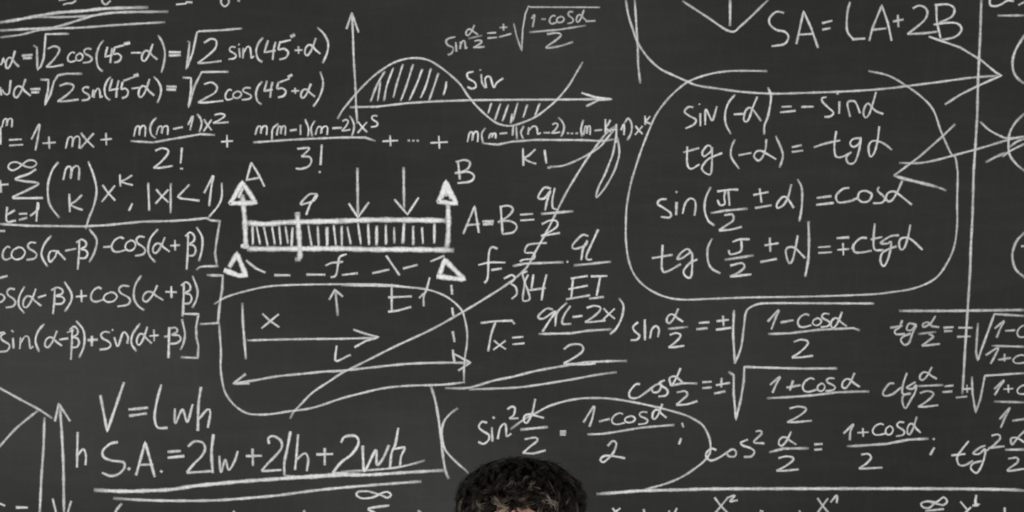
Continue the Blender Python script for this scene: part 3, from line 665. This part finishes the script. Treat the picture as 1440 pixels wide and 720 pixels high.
~l3 280 195 240 185 200 220 200 260 240 285 300 265 370 220 420 190 450 210 440 250 390 250 370 225 | ~l3 545 110 490 135 510 160 570 180 605 210 580 250 520 255
~n3 620 40 655 35 665 60 600 130 685 140 | 'α 805 45 955 165 | -f3.4 735 215 850 185 1060 182
'2 790 250 975 375 | ~s3.4 1115 150 1175 145 / 1115 195 1170 190
~n3 1360 55 1440 -20 1415 40 1410 110
-f3.4 1390 165 1500 160 1720 145 1900 110 2070 100
T 1200 600
'+ 38 15 125 80 | 'c 160 -25 270 70 | 'o 270 -5 335 68 | 's 360 -40 435 80 | 'α 450 -80 565 70
~n3 70 235 125 230 150 260 110 310 50 350 | ~n3 50 355 240 345 | ~p3.6 675 102 680 106 | ~s3.4 680 180 650 235
F formula|t g squared of half alpha at the lower right edge
T 1200 600
~l3 970 125 910 200 875 260 890 320 940 325 1005 290 | ~l3 830 242 940 230
~l3 1110 160 1060 180 1010 225 1060 230 1110 190 1100 280 1060 370 1030 390 990 350 1010 310 1080 290
~n3 1170 75 1220 65 1240 95 1190 150 1120 205 | ~n3 1140 180 1270 165 | ~l3 1440 40 1390 90 1340 150 1330 100 1380 95 1440 130
-f3.4 1285 195 1445 192 | ~n3 1310 270 1380 262 1385 300 1300 370 1445 355
F formula|row of powers just under the long ruled line, cut off below
T 960 600
'x 265 600 380 740 | ~n3 375 600 440 580 400 630 460 620
'x 1135 605 1225 730 | ~n3 1250 635 1300 580 1300 640
~s3 655 710 675 715 | ~s3 985 710 995 730
T 720 600
~l3 850 690 880 730 / 910 690 870 720 | ~l3 1110 700 1120 730 | ~l3 1390 690 1370 730 | ~l3 1325 712 1330 730
T 1200 600
~s3 680 650 640 685 590 680 570 650 620 630 700 635 760 595 790 630 760 660 700 650 660 640 | ~l3 610 710 760 695
~l3 905 635 960 700 | ~l3 990 680 940 730 | ~l3.6 1035 580 1030 650 1060 660 1010 665 | ~l3 1275 685 1278 730
F drawing|roof-like lines with uprights and a tall arrow at the lower left
T 0 520
~t3.2 -10 150 100 210 200 265 330 335 440 408
~t3.2 320 345 230 415 120 510 -10 655
-t3.4 375 405 368 650 350 900 335 1210
-t3.6 505 320 520 500 535 800 540 1210
-a3.2 465 430 495 285 590 430
~l3.2 655 530 650 820 | ~l3 650 730 700 670 725 720 722 800
-l3 445 1090 475 1210 | -l3 600 1110 570 1210 | ~d3 -10 1125 40 1145 | -d3.4 140 1162 230 1162
F formula|large V equals l w h
T 0 520
-l3.6 848 220 905 520 1045 110 | ~s3.6 1090 335 1245 320 / 1095 388 1235 368
~l3.4 1360 130 1325 260 1305 400 1330 485 1410 490
T 240 520
~l3.2 35 330 40 450 100 335 140 440 185 295 | ~l3.6 255 150 235 300 230 510 | ~l3.2 235 420 310 335 335 360 315 485
F formula|large S A equals 2 l w plus 2 l h plus 2 w h over double underlines
T 0 600
~l3.4 990 130 930 145 870 200 875 255 940 285 1040 300 1050 345 1000 400 930 415 865 390 | ~p4 1085 352 1092 358
-l3.6 1150 405 1190 260 1225 130 1265 270 1305 420 | -l3 1180 322 1290 318 | ~p4 1358 375 1365 380
T 240 600
~s3.6 -20 212 80 205 / -20 262 110 248
~n3.4 150 165 200 125 270 135 290 190 260 250 200 310 140 380 | ~n3.4 140 388 240 382 340 375
~l3.8 360 70 345 220 355 385 | ~l3.2 410 250 425 385 460 280 490 365 540 290 565 210
~s3.4 640 248 765 245 / 690 190 695 325
~n3.4 830 140 825 95 870 80 930 120 935 180 880 250 820 310 770 370 | ~n3.2 775 375 930 365
~l3.6 1010 45 985 180 960 300 960 400 | ~l3.2 1075 70 1065 200 1050 360 | ~l3.2 1060 280 1130 225 1160 270 1150 370
~s3.4 1235 235 1365 230 / 1300 185 1300 320
~n3.6 1440 130 1470 85 1560 80 1585 140 1530 230 1440 300 1370 385 | ~n3.2 1370 390 1500 390
T 480 600
~l3.6 180 165 185 290 200 370 290 200 300 320 350 270 400 160 | ~l3.4 480 15 455 150 425 220 410 350 | ~l3.2 440 190 520 175 535 185 505 250 495 335
T 240 600
~u4.6 -640 535 -400 545 -200 540 0 530 200 500 400 480 600 462 900 440 1200 418 1440 402 1600 400
~u4 960 415 1100 430 1300 420 1440 410 1700 405 2000 385 2300 368
~u3 1440 378 1700 365 1900 345 2050 312 2140 285
~u3.6 -480 605 -200 620 100 625 400 620 700 598 900 580 1200 540 1440 515 1800 485 2110 462
F formula|infinity sign over a sum, cut off below the double underlines
T 480 600
~s3 280 560 220 545 140 550 130 580 180 605 270 595 330 565 390 550 420 575 390 600 340 580 280 560
~l3.4 400 665 230 690 270 720 300 740 | ~l3.4 650 710 665 720
T 240 600
~l3 530 715 545 730 | ~l3 1125 710 1135 730
T 0 600
~b3.4 1025 650 985 700 965 740
"""
FADE = dict(curve=14, line_stroke=9, underline_stroke=26, fraction_bar=9, root_sign=7, bracket=4, hatch_stroke=3)
for key, lab, items in parse(CHALK):
    grp = empty(PARTN[key], (0, 0, -BZ0), board); grp['label'] = lab
    DENS[0] = .70 if 'faint' in lab else .86 if 'small' in lab else 1.0
    for kind, S, _ in merged(items):
        V, Fc, D = [], [], []
        for P, soft, w in S: stroke(P, w, V, Fc, D, soft, FADE.get(kind, 0))
        if not V: continue
        o = obj(kind, V, Fc, M_chalk, grp)
        a = o.data.attributes.new('chalk_amount', 'FLOAT', 'POINT'); a.data.foreach_set('value', D)

# ------------------------------------------------------------------ the person, standing in front of the board
PX, PY = .013, -.90                                 # where the person stands
person = empty('person', (PX, PY, 0))
person['label'] = 'person with tousled dark brown hair before the blackboard, only crown and forehead in view'
person['category'] = 'person'
def evaluated(o):
    dg = bpy.context.evaluated_depsgraph_get(); dg.update()
    me = bpy.data.meshes.new_from_object(o.evaluated_get(dg)); bpy.data.objects.remove(o); return me
def skin(verts, edges, radii, root=0, sub=2, name='skin'):
    me = bpy.data.meshes.new(name); me.from_pydata(verts, edges, []); o = bpy.data.objects.new(name, me); COL.objects.link(o)
    s = o.modifiers.new('skin', 'SKIN'); s.use_smooth_shade = True
    for i, d in enumerate(me.skin_vertices[0].data):
        r = radii[i]; d.radius = r if isinstance(r, tuple) else (r, r); d.use_root = (i == root)
    if sub: u = o.modifiers.new('sub', 'SUBSURF'); u.levels = sub; u.render_levels = sub
    return evaluated(o)
def place(name, me, m, parent=person):
    o = bpy.data.objects.new(name, me); COL.objects.link(o); o.parent = parent; me.materials.clear(); me.materials.append(m)
    me.polygons.foreach_set('use_smooth', [True] * len(me.polygons)); return o
HZ = 1.520                                          # middle of the head above the floor
def head_point(th, ph):
    """th: 0 at the crown .. pi under the chin; ph: 0 = face (towards -y)"""
    sx, sy, sz = .079, .096, .115
    x = math.sin(th) * math.sin(ph); y = -math.sin(th) * math.cos(ph); z = math.cos(th)
    X, Y, Z = x * sx, y * sy, z * sz
    if Z > 0: X *= 1 + .12 * math.sin(2 * th); Y *= 1 + .05 * math.sin(2 * th)     # broad crown
    if Z < 0:                                       # jaw narrows, chin comes forward
        k = -Z / sz; X *= 1 - .30 * k; Y = Y * (1 - .18 * k) - .012 * k
    f = max(0, -y) ** 4 * 1.0
    g = lambda u, z0, s, sz_: math.exp(-((X - u) / s) ** 2 - ((Z - z0) / sz_) ** 2)
    Y += f * (-.036 * g(0, -.030, .012, .015) - .010 * g(0, -.004, .008, .022)         # nose and bridge
              + .011 * (g(.030, .004, .015, .011) + g(-.030, .004, .015, .011))         # eye sockets
              - .005 * (g(.028, .024, .022, .007) + g(-.028, .024, .022, .007))         # brows
              - .007 * g(0, -.054, .018, .006) - .007 * g(0, -.066, .016, .006) + .003 * g(0, -.0595, .022, .0022) + .004 * g(0, -.076, .02, .006) - .008 * g(0, -.096, .018, .014))
    Y -= f * .003
    return X, Y, Z
tilt = Matrix.Rotation(math.radians(-6), 4, 'X')
def to_head(p): v = tilt @ Vector(p); return (v.x, v.y, v.z + HZ)
nt, npz = 72, 96
hv = [to_head(head_point(math.pi * (i + .5) / nt, 2 * math.pi * j / npz)) for i in range(nt) for j in range(npz)]
hf = [(i * npz + j, (i + 1) * npz + j, (i + 1) * npz + (j + 1) % npz, i * npz + (j + 1) % npz) for i in range(nt - 1) for j in range(npz)]
hf += [tuple(range(npz)), tuple(reversed(range((nt - 1) * npz, nt * npz)))]
for s in (-1, 1):                                   # ears
    b0 = len(hv)
    for i in range(10):
        for j in range(12):
            a, b = math.pi * (i + .5) / 10, 2 * math.pi * j / 12
            hv.append(to_head((s * (.079 + .009 * math.cos(b) * math.sin(a)), .010 + .017 * math.sin(a) * math.sin(b) + .006 * math.cos(a), .000 + .031 * math.cos(a))))
    hf += [(b0 + i * 12 + j, b0 + (i + 1) * 12 + j, b0 + (i + 1) * 12 + (j + 1) % 12, b0 + i * 12 + (j + 1) % 12) for i in range(9) for j in range(12)]
    hf += [tuple(b0 + j for j in range(12)), tuple(b0 + 108 + j for j in reversed(range(12)))]
# body graph: pelvis root, spine, neck, limbs, hands with five fingers each
BV, BE, BR = [], [], []
def node(p, r, link=None):
    BV.append(p); BR.append(r)
    if link is not None: BE.append((link, len(BV) - 1))
    return len(BV) - 1
pel = node((0, .03, .90), (.13, .095)); wa = node((0, .03, 1.02), (.12, .085), pel); ch = node((0, .03, 1.19), (.145, .10), wa)
sh = node((0, .035, 1.31), (.10, .07), ch); ne = node((0, .03, 1.38), .052, sh); node((0, .02, 1.46), .052, ne)
parts = {'arm': [], 'leg': []}
for s in (-1, 1):
    a = node((s * .15, .035, 1.30), .052, sh); b = node((s * .19, .04, 1.20), .046, a); e = node((s * .225, .05, 1.02), .038, b)
    f = node((s * .235, .015, .90), .033, e); w = node((s * .24, -.02, .80), (.020, .026), f); pm = node((s * .24, -.03, .745), (.014, .034), w)
    parts['arm'].append((s, a, e, w))
    l = node((s * .095, .03, .80), .082, pel); k = node((s * .10, .02, .48), .055, l); cf = node((s * .102, .04, .34), .052, k)
    an = node((s * .105, .05, .10), .036, cf); node((s * .11, .01, .045), (.034, .03), an); node((s * .115, -.11, .03), (.036, .022), len(BV) - 1)
body = skin(BV, BE, BR)
bv = [tuple(v.co) for v in body.vertices]; bf = [tuple(p.vertices) for p in body.polygons]
for s in (-1, 1):                                   # five separate, slightly curled fingers of different lengths
    for q, (dy, ln) in enumerate(((-.030, .066), (-.011, .076), (.009, .072), (.027, .058))):
        x, y, z = s * .24, -.03 + dy, .725
        fm = skin([(x, y * .6 - .012, .755), (x, y, z), (x - s * .006, y - .003, z - ln * .45), (x - s * .018, y - .004, z - ln * .75), (x - s * .031, y - .004, z - ln * .95)],
                  [(0, 1), (1, 2), (2, 3), (3, 4)], [.010, .0092, .0085, .0078, .0065], sub=1)
        b0 = len(bv); bv += [tuple(v.co) for v in fm.vertices]; bf += [tuple(b0 + i for i in p.vertices) for p in fm.polygons]
    fm = skin([(s * .238, -.035, .775), (s * .228, -.068, .748), (s * .215, -.082, .718), (s * .206, -.086, .694)], [(0, 1), (1, 2), (2, 3)], [.012, .011, .0098, .0075], sub=1)
    b0 = len(bv); bv += [tuple(v.co) for v in fm.vertices]; bf += [tuple(b0 + i for i in p.vertices) for p in fm.polygons]
b0 = len(bv); bv += hv; bf += [tuple(b0 + i for i in f) for f in hf]
raw = bpy.data.meshes.new('body'); raw.from_pydata(bv, [], bf); ro = bpy.data.objects.new('raw', raw); COL.objects.link(ro)
rm = ro.modifiers.new('one_surface', 'REMESH'); rm.mode = 'VOXEL'; rm.voxel_size = .0045; rm.use_smooth_shade = True
sm = ro.modifiers.new('even', 'SMOOTH'); sm.factor = .5; sm.iterations = 2
place('body', evaluated(ro), M_skin)
def ball(name, c_, r, m, seg=20):
    v = [(c_[0] + r[0] * math.sin(math.pi * (i + .5) / seg) * math.cos(6.2832 * j / seg), c_[1] + r[1] * math.sin(math.pi * (i + .5) / seg) * math.sin(6.2832 * j / seg),
          c_[2] + r[2] * math.cos(math.pi * (i + .5) / seg)) for i in range(seg) for j in range(seg)]
    f = [(i * seg + j, (i + 1) * seg + j, (i + 1) * seg + (j + 1) % seg, i * seg + (j + 1) % seg) for i in range(seg - 1) for j in range(seg)]
    return obj(name, v, f + [tuple(range(seg)), tuple((seg - 1) * seg + j for j in reversed(range(seg)))], m, person, True)
for s in (-1, 1):
    c_ = to_head((s * .030, -.0745, .004)); e_ = ball('eye', c_, (.0125, .0115, .0068), M_eye)
    i_ = ball('iris', (c_[0], c_[1] - .0087, c_[2]), (.0052, .0035, .0052), M_iris, 12); i_.parent = e_
c_ = to_head((0, -.0945, -.060)); ball('mouth', c_, (.021, .006, .0045), M_lip)
for s in (-1, 1):
    r_ = [to_head((s * (.014 + .034 * t), -.0945 + .030 * t * t, .023 + .006 * math.sin(2.4 * t))) for t in np.linspace(0, 1, 9)]
    place('eyebrow', skin(r_, [(i, i + 1) for i in range(8)], [(.003, .0042 - .0003 * i) for i in range(9)], sub=1), M_scalp)
# clothing
sv = [(0, .03, .80), (0, .03, 1.00), (0, .03, 1.19), (0, .035, 1.315), (0, .033, 1.365)]; se = [(0, 1), (1, 2), (2, 3), (3, 4)]; sr = [(.185, .145), (.168, .128), (.168, .122), (.118, .086), (.080, .072)]
for s in (-1, 1):
    k = len(sv); sv += [(s * .155, .035, 1.305), (s * .195, .04, 1.19), (s * .228, .05, 1.06)]; se += [(3, k), (k, k + 1), (k + 1, k + 2)]; sr += [.064, .060, .054]
place('shirt', skin(sv, se, sr), M_shirt)
sv = [(0, .03, .90), (0, .03, .99)]; se = [(0, 1)]; sr = [(.150, .108), (.140, .10)]
for s in (-1, 1):
    k = len(sv); sv += [(s * .098, .03, .80), (s * .102, .02, .48), (s * .105, .045, .08)]; se += [(0, k), (k, k + 1), (k + 1, k + 2)]; sr += [.098, .075, .062]
place('trousers', skin(sv, se, sr), M_trousers)
for s in (-1, 1):
    place('shoe', skin([(s * .108, .085, .045), (s * .11, .02, .048), (s * .115, -.11, .038), (s * .118, -.15, .034)], [(0, 1), (1, 2), (2, 3)], [(.038, .044), (.044, .046), (.048, .036), (.034, .028)]), M_shoe)

# hair: a dense root layer under thousands of tousled strands gathered into curling locks
def hairline(ph):                                   # how far down from the crown the hair grows (radians)
    a = abs(math.atan2(math.sin(ph + .12), math.cos(ph + .12)))
    return np.interp(a, [0, .25, .5, 1.0, 1.5, 2.2, 3.15], [.99, 1.02, 1.12, 1.35, 1.62, 2.1, 2.2])
cv, cf_ = [], []
for i in range(40):
    for j in range(64):
        ph = 2 * math.pi * j / 64; th = hairline(ph) * (i + .2) / 39.2
        X, Y, Z = head_point(th, ph); r = Vector((X / .076 ** 2, Y / .096 ** 2, Z / .115 ** 2)).normalized()
        k = (.0085 + .003 * math.sin(5 * ph + 3 * th) * math.sin(4 * th)) * min(1, (39 - i) / 4)
        cv.append(to_head((X + r.x * k, Y + r.y * k, Z + r.z * k)))
cf_ = [(i * 64 + j, (i + 1) * 64 + j, (i + 1) * 64 + (j + 1) % 64, i * 64 + (j + 1) % 64) for i in range(39) for j in range(64)] + [tuple(range(64))]
hair_v, hair_f, tone = [], [], []
nseg = 9
def lock(th, ph, n):
    X, Y, Z = head_point(th, ph); P0 = np.array((X, Y, Z)); nrm = np.array((X / .076 ** 2, Y / .096 ** 2, Z / .115 ** 2)); nrm /= np.linalg.norm(nrm)
    down = np.array((0, 0, -1.0)); tang = down - nrm * down.dot(nrm)
    side = np.array((X, Y, 0)); side /= (np.linalg.norm(side) + 1e-6)
    swirl = np.cross(nrm, (0, 0, 1)); swirl /= (np.linalg.norm(swirl) + 1e-6)
    front = max(0, -Y / .096)
    fr = front > .45 and th > .70 and abs(ph + .12 if ph < 3.1 else ph - 6.16) < .45
    d = tang * (-.15 if fr else .55) + side * .45 * (1 - abs(nrm[2]) * .3) + swirl * rng.normal(0, .55) + np.array((0, -.35, 0)) * (nrm[2] > .4) + rng.normal(0, .22, 3)
    d = d - nrm * d.dot(nrm); d /= np.linalg.norm(d)
    ln = rng.uniform(.030, .050) * (1 - .25 * front); lift = rng.uniform(.30, .75) * (1.9 + 1.3 * min(1, abs(X) / .05)); curl = rng.uniform(.003, .0075); turns = rng.uniform(.5, 1.15); p0 = rng.uniform(0, 6.28)
    cut = rng.choice((.88, .91, .94, .97)); b2 = np.cross(nrm, d); base_t = np.clip(rng.beta(1.2, 5.5) + (.85 * rng.random() if rng.random() < .58 else 0) * min(1, max(0, front - .30) * 3) * (th > .55), 0, 1)  # some front locks get a lighter tone: lit highlights painted into the hair colour
    for _ in range(n):
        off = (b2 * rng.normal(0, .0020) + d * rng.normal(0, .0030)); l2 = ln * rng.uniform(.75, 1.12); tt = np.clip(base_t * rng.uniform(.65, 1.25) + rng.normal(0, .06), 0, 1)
        wig = rng.normal(0, .0007, 3); r0 = rng.uniform(.00026, .00048); pp = p0 + rng.normal(0, .22); lf = lift * rng.uniform(.8, 1.2); pts = []
        for q in range(nseg):
            t = q / (nseg - 1)
            p = P0 + off * (1 - .45 * t) + d * l2 * t * (1 - .18 * t) + nrm * (.003 + .036 * lf * (t - .62 * t * t) * (ln / .04)) + wig * t
            p = p + (b2 * math.cos(pp + turns * 6.28 * t) + nrm * math.sin(pp + turns * 6.28 * t) * .6) * curl * t
            # keep the strand outside the skull
            e = math.sqrt((p[0] / .080) ** 2 + (p[1] / .100) ** 2 + (p[2] / .119) ** 2)
            if e < 1.01: p = p * (1.01 / e)
            zc = .066; ex, ey, ez = .097, .118, .066     # trimmed to one rounded cut
            e = math.sqrt((p[0] / ex) ** 2 + (p[1] / ey) ** 2 + (max(0, p[2] - zc) / ez) ** 2)
            if e > cut: g = (cut + (1 - cut) * (1 - math.exp(-(e - cut) / .10))) / e; p = np.array((p[0] * g, p[1] * g, p[2] if p[2] < zc else zc + (p[2] - zc) * g))
            pts.append(p)
        i0 = len(hair_v)
        if rng.random() < .05: pts = [p * (1 + .05 * (q / nseg) ** 2) for q, p in enumerate(pts)]
        for q, p in enumerate(pts):
            t_ = pts[min(q + 1, nseg - 1)] - pts[max(q - 1, 0)]; t_ = t_ / (np.linalg.norm(t_) + 1e-9)
            u = np.cross(t_, nrm); u /= (np.linalg.norm(u) + 1e-9); v = np.cross(t_, u); r = r0 * (1.15 - q / nseg)
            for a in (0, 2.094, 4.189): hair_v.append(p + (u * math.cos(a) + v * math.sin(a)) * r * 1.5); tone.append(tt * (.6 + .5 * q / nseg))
            if q:
                k = i0 + (q - 1) * 3
                for a in range(3): hair_f.append((k + a, k + (a + 1) % 3, k + 3 + (a + 1) % 3, k + 3 + a))
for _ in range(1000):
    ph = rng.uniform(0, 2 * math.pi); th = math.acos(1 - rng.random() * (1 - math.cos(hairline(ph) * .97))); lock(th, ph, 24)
T4 = np.array(tilt); hair_v = np.array(hair_v) @ T4[:3, :3].T + np.array((0, 0, HZ))
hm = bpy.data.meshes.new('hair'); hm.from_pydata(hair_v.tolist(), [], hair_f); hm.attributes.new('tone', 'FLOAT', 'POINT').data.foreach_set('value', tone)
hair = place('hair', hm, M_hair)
obj('hair_roots', cv, cf_, M_scalp, hair, True)
